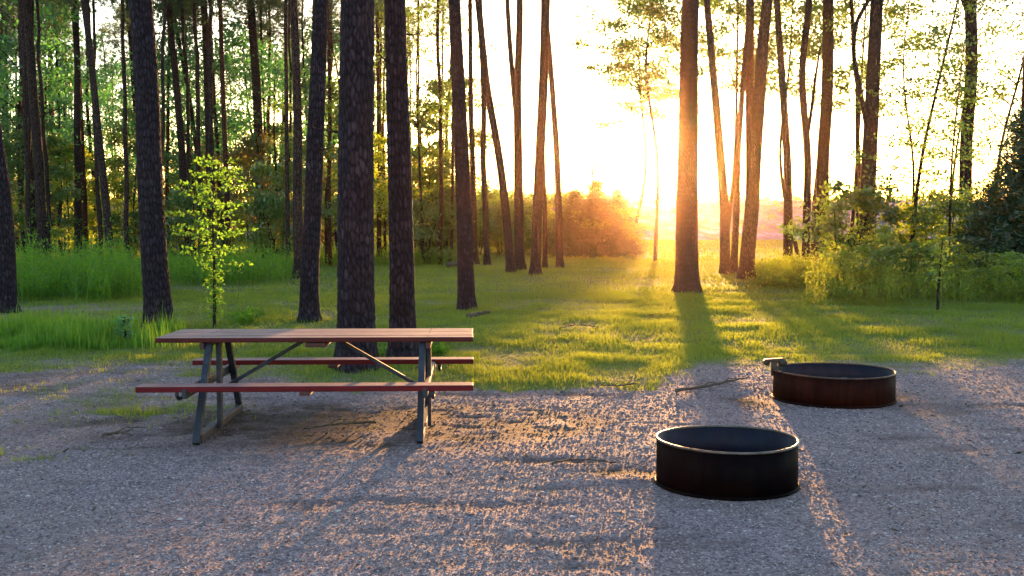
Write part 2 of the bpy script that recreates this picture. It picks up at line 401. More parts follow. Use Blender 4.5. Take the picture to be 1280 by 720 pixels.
for a in ((230000, 6.5, 14, .055, .006, 1), (260000, 14, 26, .065, .011, 2), (200000, 26, 55, .08, .024, 3), (90000, 55, 130, .13, .07, 4)):
    v, q, t, w = lawn(*a); mb.add(v, q, t, w)
tag(mb.build('lawn_grass', M['grass'], attname='var'), 'short patchy lawn grass between the gravel and the trees', 'grass', kind='stuff')

def weed_patch(name, polys, n, hlo, hhi, seed, label, mat='weeds', w0=.014, leaf=True):
    """upright leafy stems: a stalk blade with side leaves"""
    r = np.random.default_rng(seed); mb = MB()
    for (px0, px1, ya, yb, frac, hs) in polys:       # bounds in picture-derived ground coordinates
        Ya = G(640, ya)[1]; Yb = G(640, yb)[1]; m = int(n * frac)
        Yp = r.uniform(Ya, Yb, m); pxx = r.uniform(px0, px1, m); Xp = (pxx - 640) / F * Yp; ends = np.minimum(pxx - px0, px1 - pxx) / 45 + 1.6 * (fbm(Xp * 1.5, Yp * 1.5, seed + 8) - .5)
        dens = fbm(Xp * .9, Yp * .9, seed); edge = smooth(0, .15, (Yp - Ya) / (Yb - Ya) + (fbm(Xp * 2, Yp * 2, 5) - .5) * .3)
        k = (r.random(m) < .06 + 1.25 * smooth(.36, .58, dens)) & (edge > .1) & (ends > .25); Xp = Xp[k]; Yp = Yp[k]; m = len(Xp)
        h = r.uniform(hlo, hhi, m) * hs * (.4 + .95 * smooth(.3, .7, fbm(Xp * 1.9, Yp * 1.9, seed + 3))) * (1 + .45 * (r.random(m) < .07)) * (.75 + .5 * r.random(m))
        v, q, t, w = blades(Xp, Yp, h, np.full(m, w0), r, .3); mb.add(v, q, t, w)
        if leaf:
            K = 9
            f = r.random((m, K)) * .9 + .1; az = r.uniform(0, 2 * np.pi, (m, K)); ln = r.uniform(.07, .17, (m, K)) * (1.15 - .6 * f) * (hhi) ** .3
            up = r.uniform(.2, 1.1, (m, K)) * ln
            b = np.stack([Xp[:, None] + 0 * f, Yp[:, None] + 0 * f, f * h[:, None]], -1).reshape(-1, 3); vf = np.clip(.15 + .6 * f + .3 * (r.random((m, 1)) - .3), 0, 1).ravel()  # vf: shade among the stems and lit tips put into leaf colour by height
            d = np.stack([np.cos(az) * ln, np.sin(az) * ln, up], -1).reshape(-1, 3)
            sd = np.cross(d, [0, 0, 1.]); sd /= np.linalg.norm(sd, axis=1)[:, None]; sd *= r.uniform(.012, .024, len(sd))[:, None]
            V = np.stack([b, b + d * .5 + sd, b + d, b + d * .5 - sd], 1).reshape(-1, 3)
            Q = np.arange(len(b))[:, None] * 4 + np.arange(4)[None]
            mb.add(V, Q, None, np.repeat(vf, 4))
    return tag(mb.build(name, M[mat], attname='var'), label, 'weeds', kind='stuff')
weed_patch('tall_weeds', [(-260, 190, 378, 345, .6, 1.0), (180, 372, 358, 333, .25, .8), (360, 600, 335, 320, .15, .7)], 15000, .55, 1.05, 4,
           'tall bright green weeds along the foot of the left pine wood')
weed_patch('tall_weeds', [(1005, 1640, 386, 355, .7, .95), (930, 1060, 362, 340, .3, .75)], 9000, .35, .85, 5,
           'waist high green weeds below the shrubs on the right', 'weeds_dry', w0=.010)
weed_patch('tall_weeds', [(-60, 232, 441, 408, 1, 1.0)], 26000, .08, .30, 6,
           'low bright green clump grass left of the picnic table', w0=.010, leaf=False)
weed_patch('tall_weeds', [(268, 330, 408, 395, .3, 1), (370, 410, 402, 392, .1, .6),(182, 218, 415, 405, .3, .9), (428, 560, 447, 424, .3, .6)], 1700, .06, .18, 8,
           'little tufts of weeds around the feet of the near trunks', w0=.012)

# ------------------------------------------------------------------ trees
def spline(pts, n):
    pts = np.asarray(pts, float); d = np.r_[0, np.cumsum(np.linalg.norm(np.diff(pts, axis=0), axis=1))]
    t = np.linspace(0, d[-1], n)
    # Catmull-like smoothing by cubic hermite
    m = np.gradient(pts, d, axis=0)
    i = np.clip(np.searchsorted(d, t, side='right') - 1, 0, len(d) - 2); hh = (d[i + 1] - d[i])[:, None]; u = ((t - d[i]) / hh[:, 0])[:, None]
    return ((2 * u ** 3 - 3 * u ** 2 + 1) * pts[i] + (u ** 3 - 2 * u ** 2 + u) * hh * m[i] + (-2 * u ** 3 + 3 * u ** 2) * pts[i + 1] + (u ** 3 - u ** 2) * hh * m[i + 1])

def bark_trunk(pts, radii, seed, fine=True):
    """a trunk surface with raised bark plates (near trunks) as real relief"""
    mb = MB(); m = len(pts); n = 110 if fine else 22
    th = np.linspace(0, 2 * np.pi, n, endpoint=False)
    z = pts[:, 2]
    rr = radii[:, None] * (1 + (.35 * np.exp(-z / .22))[:, None] * (1 + .35 * np.cos(th * 4 + seed)[None] + .2 * np.cos(th * 7 + 2 * seed)[None]))
    rr = rr * (1 + .03 * np.sin(th[None] * 3 + z[:, None] * .8 + seed))
    att = np.full((m, n), .5)
    if fine:
        nc = max(6, int(round(2 * np.pi * radii[0] / .05))); cz = .13
        u = th[None] / (2 * np.pi) * nc + .9 * (fbm(np.cos(th)[None] * 2 + seed, z[:, None] * 5 + np.sin(th)[None] * 2, 4) - .5)
        w = z[:, None] / cz + .9 * (fbm(np.cos(th)[None] * 3, z[:, None] * 3 + np.sin(th)[None] * 3 + seed, 6) - .5)
        ui = np.floor(u); wi = np.floor(w); f1 = np.full((m, n), 9.); f2 = np.full((m, n), 9.); idv = np.zeros((m, n))
        for a in (-1, 0, 1):
            for b in (-1, 0, 1):
                cu = (ui + a) % nc; cw = wi + b
                px = ui + a + .15 + .7 * _hash(cu, cw, seed); pw = wi + b + .1 + .8 * _hash(cu, cw, seed + 5)
                d = np.hypot(u - px, w - pw); nw = d < f1
                f2 = np.where(nw, f1, np.minimum(f2, d)); idv = np.where(nw, _hash(cu, cw, seed + 9), idv); f1 = np.where(nw, d, f1)
        e = smooth(.02, .35, f2 - f1)
        rr = rr + (.016 * e * (.5 + .5 * idv) - .006) * min(1.0, radii[0] / .2)
        att = np.clip(e * (.4 + .5 * idv ** 1.5), 0, 1)
    tan = np.gradient(pts, axis=0); tan /= np.linalg.norm(tan, axis=1)[:, None]
    A = np.cross(tan, [0, 1, 0.]); A /= np.linalg.norm(A, axis=1)[:, None]; B = np.cross(tan, A)
    V = pts[:, None] + rr[..., None] * (np.cos(th)[None, :, None] * A[:, None] + np.sin(th)[None, :, None] * B[:, None])
    i = np.arange(m - 1)[:, None] * n; j = np.arange(n)[None]; j2 = (j + 1) % n
    q = np.stack([i + j, i + j2, i + n + j2, i + n + j], -1).reshape(-1, 4)
    mb.add(V.reshape(-1, 3), q[:, ::-1], None, att.ravel()); return mb

def leafcloud(mb, cen, rad, per, size, r, flat=.6, droop=0):
    """leaf-sized diamonds scattered in clumps round each centre"""
    cen = np.asarray(cen); n = len(cen) * per
    c = np.repeat(cen, per, 0); rr = np.repeat(np.broadcast_to(rad, (len(cen),)), per)
    off = r.normal(size=(n, 3)) * .5; off[:, 2] *= flat
    p = c + off * rr[:, None]
    nrm = r.normal(size=(n, 3)) + np.array([0, 0, .6]); nrm /= np.linalg.norm(nrm, axis=1)[:, None]
    a = np.cross(nrm, r.normal(size=(n, 3))); a /= np.linalg.norm(a, axis=1)[:, None]; b = np.cross(nrm, a)
    s = size * (.6 + .8 * r.random(n)); a *= s[:, None]; b *= (s * .55)[:, None]
    V = np.stack([p - a, p + b, p + a, p - b], 1).reshape(-1, 3)
    cl = np.repeat(r.random(len(cen)) ** 1.3, per)
    mb.add(V, np.arange(n)[:, None] * 4 + np.arange(4)[None], None, np.repeat(np.clip(.75 * cl + .25 * r.random(n), 0, 1), 4))

def needles(mb, cen, per, size, r, spread=.16):
    """long thin needle tufts"""
    cen = np.asarray(cen); n = len(cen) * per; c = np.repeat(cen, per, 0)
    d = r.normal(size=(n, 3)); d /= np.linalg.norm(d, axis=1)[:, None]; d[:, 2] = np.abs(d[:, 2]) * .8
    p0 = c + r.normal(size=(n, 3)) * spread * .4; p1 = p0 + d * size * (.6 + .6 * r.random(n))[:, None]
    sd = np.cross(d, r.normal(size=(n, 3))); sd /= np.linalg.norm(sd, axis=1)[:, None]; sd *= size * .09
    V = np.stack([p0 - sd, p0 + sd, p1 + sd * .6, p1 - sd * .6], 1).reshape(-1, 3)
    mb.add(V, np.arange(n)[:, None] * 4 + np.arange(4)[None], None, np.repeat(r.random(n), 4))

def pine_crown_mesh(seed, hgt=6.5, rad=1.9, nb=34):
    r = np.random.default_rng(seed); lim = MB(); cr = MB(); cen = []
    for k in range(nb):
        z = hgt * (k + r.random()) / nb; L_ = rad * (1 - z / hgt) ** .6 * r.uniform(.6, 1.1) + .25; az = r.uniform(0, 2 * np.pi)
        e = np.array([np.cos(az) * L_, np.sin(az) * L_, L_ * r.uniform(.05, .5)])
        pts = spline([[0, 0, z], np.array([0, 0, z]) + e * .5 + [0, 0, -.08], np.array([0, 0, z]) + e], 6)
        lim.tube(pts, np.linspace(.03, .008, 6) * (1.2 - z / hgt), 4)
        for f in np.linspace(.35, 1, 6):
            p = pts[0] + (pts[-1] - pts[0]) * f
            for _ in range(3): cen.append(p + r.normal(size=3) * .2 * (L_ ** .5))
    needles(cr, cen, 16, .16, r)
    return lim.mesh('limbs', M['bark_red']), cr.mesh('crown', M['pine'], attname='var')
PINEC = [pine_crown_mesh(100 + k) for k in range(3)]

def broad_mesh(seed, H, spread, r0, nlimb=14, lo=.25, leaf=.055, per=26, clump=.35, mat='leaf', twigs=5, bark='bark_far', lean=0.0, density=1.0, stems=1, droop=0.1):
    """broad-leaved tree or shrub: trunk with limbs (one mesh) and a crown of leaves (one mesh), base at the origin"""
    r = np.random.default_rng(seed); tr = MB(); cr = MB(); cen = []
    for s in range(stems):
        az0 = r.uniform(0, 2 * np.pi); off = (np.array([np.cos(az0), np.sin(az0), 0]) * .12 * spread) if stems > 1 else np.zeros(3)
        hh = H * (1 if s == 0 else r.uniform(.6, .95))
        tip = off * 4 + np.array([lean * hh + r.normal() * .03 * hh, r.normal() * .03 * hh, hh])
        wob = lambda a: np.array([r.normal() * a, r.normal() * a, 0])
        pts = spline([off - [0, 0, .05], off + (tip - off) * .33 + wob(.02 * hh), off + (tip - off) * .66 + wob(.025 * hh), tip], 18)
        rad = np.linspace(1, .12, 18) ** .9 * r0 * (1 if s == 0 else .7)
        tr.tube(pts, rad, 8)
        for k in range(nlimb // stems + 1):
            f = lo + (1 - lo) * (k + r.random()) / (nlimb // stems + 1); i = min(16, int(f * 17)); b = pts[i]
            az = k * 2.4 + r.uniform(-.6, .6); L_ = spread * (.35 + .65 * math.sin(math.pi * min(1, (f - lo) / (1 - lo) * .8 + .2))) * r.uniform(.6, 1.1)
            up = r.uniform(.15, .7) * L_
            e = b + np.array([np.cos(az) * L_, np.sin(az) * L_, up])
            lp = spline([b, b + (e - b) * .5 + np.array([0, 0, .12 * L_]) + wob(.05 * L_), e + [0, 0, -droop * L_]], 7)
            tr.tube(lp, np.linspace(rad[i] * .5, .004, 7), 5)
            for t_ in range(twigs):
                g = r.uniform(.3, 1); p = lp[min(6, int(g * 6.99))]
                tl = L_ * r.uniform(.2, .45); a2 = az + r.uniform(-1.3, 1.3)
                e2 = p + np.array([np.cos(a2) * tl, np.sin(a2) * tl, r.uniform(-.15, .5) * tl])
                tr.tube([p, (p + e2) / 2 + [0, 0, .04 * tl], e2], [.008, .005, .002], 3)
                cen += [e2, p + (e2 - p) * .6]
        cen.append(tip)
    cen = np.array(cen)
    if density < 1: cen = cen[r.random(len(cen)) < density]
    leafcloud(cr, cen, clump, per, leaf, r)
    return tr.mesh('trunk', M[bark]), cr.mesh('crown', M[mat], attname='var')

def plant_tree(name, meshes, loc, rz, s, label, cat, group=None, sz=None):
    o = empty(name, loc, rz); o.scale = (s, s, sz or s); tag(o, label, cat, group)
    put('trunk', meshes[0], o); put('crown', meshes[1], o); return o

def pine(trace, w, label, H=16, fine=False, fork=None, wtop=None, mat=None, kink=None, Y=None, group=None, crown=True, name='pine_tree', cat='tree'):
    """trace: picture points of the trunk axis from the foot upward; w: width in picture pixels about 1 m up"""
    base = G(*trace[0]) if Y is None else P(trace[0][0], trace[0][1], Y)
    if Y is not None: base = np.array([base[0], Y, 0.0])
    D = base[1]; r0 = w / 2 / F * D
    pts = [base * [1, 1, 0]] + [P(x, y, D) for x, y in trace[1:]]
    pts = [p for k, p in enumerate(pts) if k == 0 or p[2] > .3]
    d = (pts[-1] - pts[-2]) / max(.1, pts[-1][2] - pts[-2][2]); d[0] = np.clip(d[0], -.09, .09)
    z = pts[-1][2]
    while z < H - 1.5:
        st = min(4, H - z); pts.append(pts[-1] + np.array([d[0] * .7, random.uniform(-.02, .02), 1]) * st); d[0] *= .6; z = pts[-1][2]
    pts = np.array(pts) - base * [1, 1, 0]; pts[0, 2] = -.06
    n = 40 if not fine else int(pts[-1][2] / .028)
    if fine:
        sp = spline(pts, n)
    else: sp = spline(pts, n)
    top = (wtop / w) if wtop else .72
    zf = P(trace[-1][0], trace[-1][1], D)[2]
    rad = r0 * np.clip(1 - (1 - top) * sp[:, 2] / zf, .25, 1.02)
    ph = (int(abs(base[0]) * 97) + int(D * 13)) % 1000
    sp[:, 0] += (vnoise(sp[:, 2] * .45, sp[:, 2] * 0 + ph, 3) - .5) * .05 * np.minimum(1, sp[:, 2]); sp[:, 1] += (vnoise(sp[:, 2] * .4, sp[:, 2] * 0 + ph, 8) - .5) * .12 * np.minimum(1, sp[:, 2])
    root = empty(name, (base[0], base[1], 0)); tag(root, label, cat, group)
    mb = bark_trunk(sp, rad, ph % 90 + 1, fine)
    # dead branch stubs
    r = np.random.default_rng(ph)
    tr = mb.build('trunk', mat or (M['bark'] if fine else M['bark_far']), root, attname='plate' if fine else None)
    for k in range(4 if D < 60 else 0):
        z = r.uniform(2.5, min(H * .7, zf + 1)); i = int(np.argmin(abs(sp[:, 2] - z))); az = r.uniform(0, 6.28); l = r.uniform(.12, .5) * (1.6 if r.random() < .3 else 1)
        d_ = np.array([np.cos(az), np.sin(az), r.uniform(-.1, .5)])
        st = MB(); st.tube([sp[i] + d_ * rad[i] * .6, sp[i] + d_ * (rad[i] + l * .5), sp[i] + d_ * (rad[i] + l) + [0, 0, .04]], [.014, .01, .004], 5)
        st.build('dead_branch', M['bark_far'], root)
    if fork:
        for (f_tr, fw) in fork:
            fp = [P(x, y, D) - base * [1, 1, 0] for x, y in f_tr]
            dd = (fp[-1] - fp[-2]) / max(.1, abs(fp[-1][2] - fp[-2][2]))
            if f_tr[-1][1] <= 5: fp.append(fp[-1] + dd * [.7, .7, 1] * 3); fp.append(fp[-1] + dd * [.4, .4, 1] * 2.5)
            fs = spline(np.array(fp), 26)
            f0 = MB(); f0.tube(fs, np.linspace(fw / 2 / F * D, fw / 3.6 / F * D, 26), 12); f0.build('limb', M['bark_far'], root)
            if f_tr[-1][1] <= 5:
                cm = PINEC[ph % 3]; c = put('crown', cm[1], root, fs[-1] - [0, 0, 1.5]); c.scale = (.6, .6, .6)
    if crown:
        cm = PINEC[(ph + 1) % 3]; hc = 6.5; s = random.uniform(.85, 1.15)
        i = int(np.argmin(abs(sp[:, 2] - (sp[-1, 2] - 5.2))))
        rz = random.uniform(0, 6)
        for nm, me in zip(('limbs', 'crown'), cm):
            c = put(nm, me, root, (sp[i] + sp[-1]) / 2 * [1, 1, 0] + [0, 0, sp[-1, 2] - 5.2]); c.scale = (s, s, 1); c.rotation_euler = (0, 0, rz)
    return root

# --- near trunks, traced one by one
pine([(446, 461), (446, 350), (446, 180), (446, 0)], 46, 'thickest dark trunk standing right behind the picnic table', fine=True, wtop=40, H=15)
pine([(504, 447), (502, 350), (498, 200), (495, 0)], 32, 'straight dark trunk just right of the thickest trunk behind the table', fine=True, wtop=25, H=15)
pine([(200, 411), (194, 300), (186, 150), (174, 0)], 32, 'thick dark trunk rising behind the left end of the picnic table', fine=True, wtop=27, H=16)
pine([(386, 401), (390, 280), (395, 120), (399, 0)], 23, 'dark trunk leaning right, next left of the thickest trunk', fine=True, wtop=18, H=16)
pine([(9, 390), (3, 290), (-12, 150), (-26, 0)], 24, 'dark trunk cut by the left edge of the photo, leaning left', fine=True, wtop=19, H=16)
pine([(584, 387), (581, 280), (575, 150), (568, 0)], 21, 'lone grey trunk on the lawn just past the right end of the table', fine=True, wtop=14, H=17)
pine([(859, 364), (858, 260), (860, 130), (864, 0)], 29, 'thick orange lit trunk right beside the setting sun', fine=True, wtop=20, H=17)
# --- middle distance
pine([(669, 344), (674, 220), (680, 90), (683, 0)], 13, 'trunk leaning right on the open lawn, nearest of the crossing pair', wtop=11, H=18)
pine([(700, 335), (696, 210), (688, 80), (681, 0)], 9, 'slim trunk leaning left that crosses its neighbour on the open lawn', wtop=6, H=18)
pine([(650, 337), (647, 220), (647, 140), (650, 0)], 13, 'forked trunk on the lawn splitting into two stems halfway up', wtop=8, H=18,
     fork=[([(646, 150), (642, 110), (637, 50), (634, 0)], 7)])
pine([(639, 341), (628, 230), (610, 110), (597, 0)], 11, 'trunk leaning strongly left next to the forked trunk', wtop=8, H=18)
pine([(609, 331), (605, 220), (604, 120), (600, 20)], 8, 'straight slim trunk standing behind the left leaning one', wtop=6, H=18)
pine([(594, 330), (591, 220), (588, 110), (587, 0)], 8, 'slim trunk half hidden behind the lone grey trunk', wtop=5, H=18)
pine([(681, 335), (681, 280), (679, 200), (678, 90)], 6, 'thin trunk half hidden behind the crossing pair', wtop=4, H=18)
pine([(564, 330), (565, 230), (566, 120), (566, 30)], 4, 'very thin trunk just left of the lone grey trunk', wtop=3, H=17)
pine([(907, 342), (902, 220), (891, 80), (884, 0)], 13, 'slender trunk leaning left, next right of the sun lit trunk', wtop=8, H=18)
pine([(917, 342), (921, 230), (929, 110), (934, 30)], 9, 'thin trunk tucked between two thicker ones right of the sun', wtop=6, H=18)
pine([(933, 350), (941, 220), (951, 100), (959, 0)], 19, 'stout trunk leaning right, third to the right of the sun', wtop=13, H=18)
pine([(936, 341), (938, 230), (937, 110), (937, 0)], 11, 'upright trunk crossing behind the stout right leaning trunk', wtop=10, H=18)
pine([(985, 340), (985, 220), (978, 100), (970, 0)], 12, 'slender trunk with a bend standing alone in a bright gap', wtop=7, H=18)
pine([(1007, 338), (1009, 200), (1003, 90), (1012, 0)], 10, 'crooked trunk with a short side limb beside the thick upright one', wtop=8, H=18,
     fork=[([(1010, 165), (1014, 140), (1019, 100), (1025, 60)], 5)])
pine([(1028, 336), (1028, 230), (1033, 120), (1034, 0)], 17, 'thick upright trunk in the middle of the right hand group', wtop=13, H=18)
pine([(1017, 330), (1021, 240), (1027, 170), (1034, 60)], 8, 'thin trunk slanting behind the thick upright one on the right', wtop=6, H=18)
pine([(1084, 345), (1086, 210), (1092, 100), (1097, 0)], 21, 'broad trunk rising out of the shrubs with a curving side limb', wtop=15, H=18,
     fork=[([(1084, 165), (1076, 115), (1067, 60), (1072, 25), (1086, 0)], 6)])
pine([(1205, 345), (1208, 210), (1213, 100), (1212, 0)], 16, 'grey trunk rising above the shrubs near the right edge', wtop=14, H=18, fork=[([(1211, 20), (1200, -10), (1194, -40)], 5), ([(1212, 20), (1222, -10), (1230, -50)], 6)])
pine([(1275, 350), (1278, 240), (1283, 130), (1287, 0)], 13, 'reddish trunk at the right edge beside the dark spruce', wtop=10, H=17, mat=M['bark_red'])
# --- left wood, traced
LW = [
    ([(56, 330), (49, 220), (41, 110), (33, 0)], 13, 'thick dark trunk of the close pair at the far left', None),
    ([(46, 326), (38, 220), (31, 100), (26, 0)], 9, 'thinner left hand trunk of the close pair at the far left', None),
    ([(108, 322), (104, 210), (98, 100), (91, 0)], 8, 'red edged slim trunk left of the one leaning over', 'r'),
    ([(141, 334), (129, 215), (115, 90), (104, 0)], 10, 'dark trunk leaning left across the middle of the left wood', None),
    ([(98, 324), (98, 230), (97, 120), (95, 20)], 10, 'straight trunk deep in the wood behind the red edged one', None),
    ([(66, 316), (65, 210), (63, 110), (61, 30)], 7, 'slim trunk just right of the close pair at the far left', None),
    ([(23, 314), (14, 220), (4, 110), (-3, 20)], 5, 'thin reddish trunk leaning at the left edge of the wood', 'r'),
    ([(165, 313), (160, 210), (155, 110), (153, 30)], 5, 'thin trunk just left of the thick trunk behind the table end', None),
    ([(180, 318), (176, 230), (166, 100), (160, 0)], 6, 'thin trunk showing past the left side of the thick trunk', None),
    ([(233, 325), (228, 215), (220, 100), (210, 0)], 10, 'dark trunk first to the right of the thick left trunk', None),
    ([(258, 322), (249, 215), (229, 80), (214, 0)], 6, 'thin trunk leaning left behind the bright green sapling', None),
    ([(209, 322), (209, 230), (210, 140), (212, 60)], 5, 'thin reddish trunk against the thick left trunk', 'r'),
    ([(264, 325), (261, 210), (258, 110), (253, 0)], 7, 'slim trunk directly above the bright green sapling', None),
    ([(280, 322), (274, 210), (268, 110), (264, 30)], 4, 'very thin trunk right of the bright green sapling', None),
    ([(286, 330), (282, 220), (279, 120), (275, 0)], 7, 'red tinted slim trunk right of the bright green sapling', 'r'),
    ([(330, 325), (325, 210), (320, 110), (314, 0)], 13, 'grey trunk standing alone amid yellow leaves', None),
    ([(345, 318), (350, 220), (357, 120), (357, 0)], 6, 'reddish slim trunk leaning right in the wood', 'r'),
    ([(360, 335), (359, 230), (358, 120), (357, 20)], 6, 'thin upright trunk left of the blue grey trunk', None),
    ([(374, 348), (372, 220), (371, 110), (368, 0)], 13, 'blue grey trunk left of the right leaning dark one', None),
    ([(411, 316), (411, 220), (412, 110), (413, 20)], 6, 'thin trunk between the leaning dark one and the thickest', None),
    ([(474, 322), (474, 220), (473, 110), (472, 20)], 6, 'thin reddish trunk in the gap right of the thickest trunk', 'r'),
]
for tr_, w_, lb, rd in LW:
    pine(tr_, w_, lb, H=18, mat=M['bark_red'] if rd else None, wtop=w_ * .72)

# --- deep wood: thin trunks farther back (they are alike: one shared description)
r = np.random.default_rng(50)
THIN = []
for k in range(6):
    H_ = 15 + 3 * r.random(); mbt = MB(); rad = np.linspace(.1, .05, 14)
    pp = np.stack([np.cumsum(r.normal(size=14) * .05), np.cumsum(r.normal(size=14) * .05), np.linspace(-.1, H_ - 1, 14)], 1); pp[:, :2] -= pp[0, :2]
    mbt.tube(pp, rad, 9); THIN.append((mbt.mesh('trunk', M['bark_red'] if k % 3 == 0 else M['bark_far']), PINEC[k % 3], pp[-1]))
cnt = 0
while cnt < 105:
    Yd = r.uniform(42, 105); px = r.uniform(-120, 555) if r.random() < .93 else r.uniform(1040, 1400)
    if px > 480 and r.random() < .5: continue
    Xd = (px - 640) / F * Yd
    me, pc, tp = THIN[cnt % 6]
    o = empty('pine_tree', (Xd, Yd, 0), r.uniform(0, 6.28)); s = r.uniform(.8, 1.25); o.scale = (s, s, 1); o.rotation_euler = (R(r.normal() * 1.3), R(r.normal() * 1.6), r.uniform(0, 6.28))
    tag(o, 'thin distant trunk among many alike deep in the wood', 'tree', 'thin trunks deep in the wood')
    put('trunk', me, o); c = put('crown', pc[1], o, tp - np.array([0, 0, 3.6])); c.scale = (.7, .7, .6); cnt += 1

# --- broad-leaved understorey
UND = {
    'teal': [broad_mesh(200 + k, 11, 2.6, .09, 26, .3, .085, 20, .6, 'leaf_teal', density=.8) for k in range(3)],
    'leaf': [broad_mesh(210 + k, 8, 2.2, .07, 24, .15, .08, 30, .5, 'leaf') for k in range(3)],
    'yel': [broad_mesh(220 + k, 5.5, 1.9, .05, 22, .1, .075, 28, .45, 'leaf_yel') for k in range(3)],
    'warm': [broad_mesh(230 + k, 7, 2.0, .06, 22, .15, .08, 26, .5, 'leaf_warm') for k in range(2)],
    'sparse': [broad_mesh(240 + k, 11, 2.6, .06, 24, .35, .06, 15, .5, 'leaf', density=.75) for k in range(3)],
    'bush': [broad_mesh(250 + k, 2.6, 1.25, .03, 26, .05, .06, 15, .34, 'leaf', stems=4) for k in range(3)],
    'bushy': [broad_mesh(260 + k, 2.4, 1.1, .025, 24, .05, .06, 12, .3, 'leaf_yel', stems=4) for k in range(3)],
}
def und(kind, px, Yd, s, label, group, name=None, cat='tree', sz=None, k=None):
    ms = UND[kind]; m_ = ms[(k if k is not None else random.randrange(9)) % len(ms)]
    return plant_tree(name or ('broadleaf_tree' if kind not in ('bush', 'bushy') else 'bush'), m_, ((px - 640) / F * Yd, Yd, 0), random.uniform(0, 6.28), s, label, cat, group, sz)
for k in range(21):
    Yd = random.uniform(50, 98); px = -60 + 520 * (k + random.random()) / 21
    und('teal', px if px < 520 else random.uniform(0, 400), Yd, random.uniform(.95, 1.5), 'tall cool green leafy tree filling the back of the left wood', 'leafy trees behind the pine trunks')
for k in range(9):
    und('leaf', -40 + 600 * (k + random.random()) / 9, random.uniform(44, 80), random.uniform(.7, 1.15), 'mid green leafy understorey tree between the pine trunks', 'green understorey trees in the left wood')
for k in range(18):
    und('yel', -40 + 600 * (k + random.random()) / 18, random.uniform(50, 95), random.uniform(.8, 1.2), 'yellow green young tree glowing low in the left wood', 'glowing young trees in the left wood')
for k in range(8):
    und('warm', random.choice([30, 130, 250, 320, 340, 420, 480, 540]) + random.uniform(-30, 30), random.uniform(45, 75), random.uniform(.7, 1.0), 'golden leaved tree lit from behind in the left wood', 'golden trees in the left wood')

# singled-out shrubs and trees
bush = lambda kind, px, py, s, label, sz=None, k=0, name='bush', cat='bush': und(kind, px, G(px, py)[1], s, label, None, name, cat, sz, k)
bush('bush', 350, 333, 1.15, 'rounded dark green bush behind the lone grey trunk in the wood', 1.5, 1)
bush('bush', 232, 332, 1.0, 'dark green bush behind the bright green sapling', 1.3, 2)
bush('bush', 535, 331, 1.25, 'dark bush at the edge of the wood right of the near trunks', 1.1, 0)
bush('bush', 552, 327, 1.3, 'olive bush at the edge of the wood behind the lone grey trunk', 1.7, 1)
bush('bush', 165, 322, 1.2, 'low dark bush deep in the left wood', 1.0, 2)
bush('bush', 627, 318, 1.2, 'small round bush between the slim trunks on the lawn', 1.0, 2)
und('sparse', 530, 46, 1.15, 'tall airy leafy tree rising at the edge of the wood', None, k=0)
und('sparse', 512, 58, 1.25, 'tall airy tree half hidden by the straight dark trunk', None, k=1)
und('sparse', 560, 64, .95, 'smaller airy tree in the gap left of the lone grey trunk', None, k=2)
UND['pole'] = [broad_mesh(270 + k, 14, 2.9, .10, 28, .52, .075, 34, .5, 'leaf') for k in range(3)]
und('pole', 819, 50, 1.0, 'leafy tree high above the setting sun with a bare lower stem', None, k=0)
und('pole', 785, 62, 1.05, 'leafy tree standing farther back above the setting sun', None, k=1)
und('pole', 905, 44, .95, 'leafy tree behind the slender trunks right of the sun', None, k=2)
und('pole', 1000, 46, .95, 'leafy tree behind the crooked trunk on the right', None, k=1)
und('pole', 1062, 48, 1.0, 'leafy tree behind the broad trunk above the shrubs', None, k=0)
und('sparse', 1135, 36, .95, 'airy tree with scattered leaves above the right shrubs', None, k=1)
und('sparse', 1185, 42, 1.05, 'airy tree with scattered leaves beside the grey right trunk', None, k=2)
und('sparse', 1245, 34, 1.05, 'airy leafy tree above the dark spruce', None, k=0)
und('sparse', 1290, 40, 1.1, 'airy leafy tree cut by the right edge of the photo', None, k=1)

# slim leaning sapling on the right, traced
def traced_sapling(trace, w, label, leafs, name='sapling', mat='leaf_yel', clumps=60, L0=.7, seed=1, leaf=.04, per=14, flo=.2, clump=.16, sy=.3):
    base = G(*trace[0]); D = base[1]
    pts = spline(np.array([[0, 0, -.05]] + [P(x, y, D) - base for x, y in trace[1:]]), 40)
    r = np.random.default_rng(seed); tr = MB(); cr = MB(); cen = []
    tr.tube(pts, np.linspace(w / 2 / F * D, w / 6 / F * D, 40), 8)
    for k in range(clumps):
        f = flo + (1 - flo) * (k + r.random()) / clumps; b = pts[min(39, int(f * 39))]
        az = k * 2.4 + r.normal() * .4; l = L0 * leafs(f) * r.uniform(.5, 1.1)
        e = b + np.array([np.cos(az) * l, np.sin(az) * l, r.uniform(-.05, sy) * l])
        tr.tube([b, (b + e) / 2 + [0, 0, .05 * l], e], [.006, .004, .002], 4)
        for g in np.linspace(.3, 1, max(2, int(l / .13))): cen.append(b + (e - b) * g + [0, 0, .04 * l])
    leafcloud(cr, cen, clump, per, leaf, r, flat=.35)
    o = empty(name, (base[0], base[1], 0)); tag(o, label, 'sapling')
    tr.build('trunk', M['bark_far'], o); cr.build('crown', M[mat], o, attname='var'); return o
traced_sapling([(268, 409), (268, 350), (266, 270), (268, 196)], 4.5, 'bright green sapling behind the left half of the picnic table',
               lambda f: .25 + 1.1 * math.sin(math.pi * min(1, max(0, (f - .12) / .95))) if f > .35 else .18, clumps=60, L0=.48, seed=3, leaf=.03, per=12, flo=.08, clump=.13, mat='sapling')
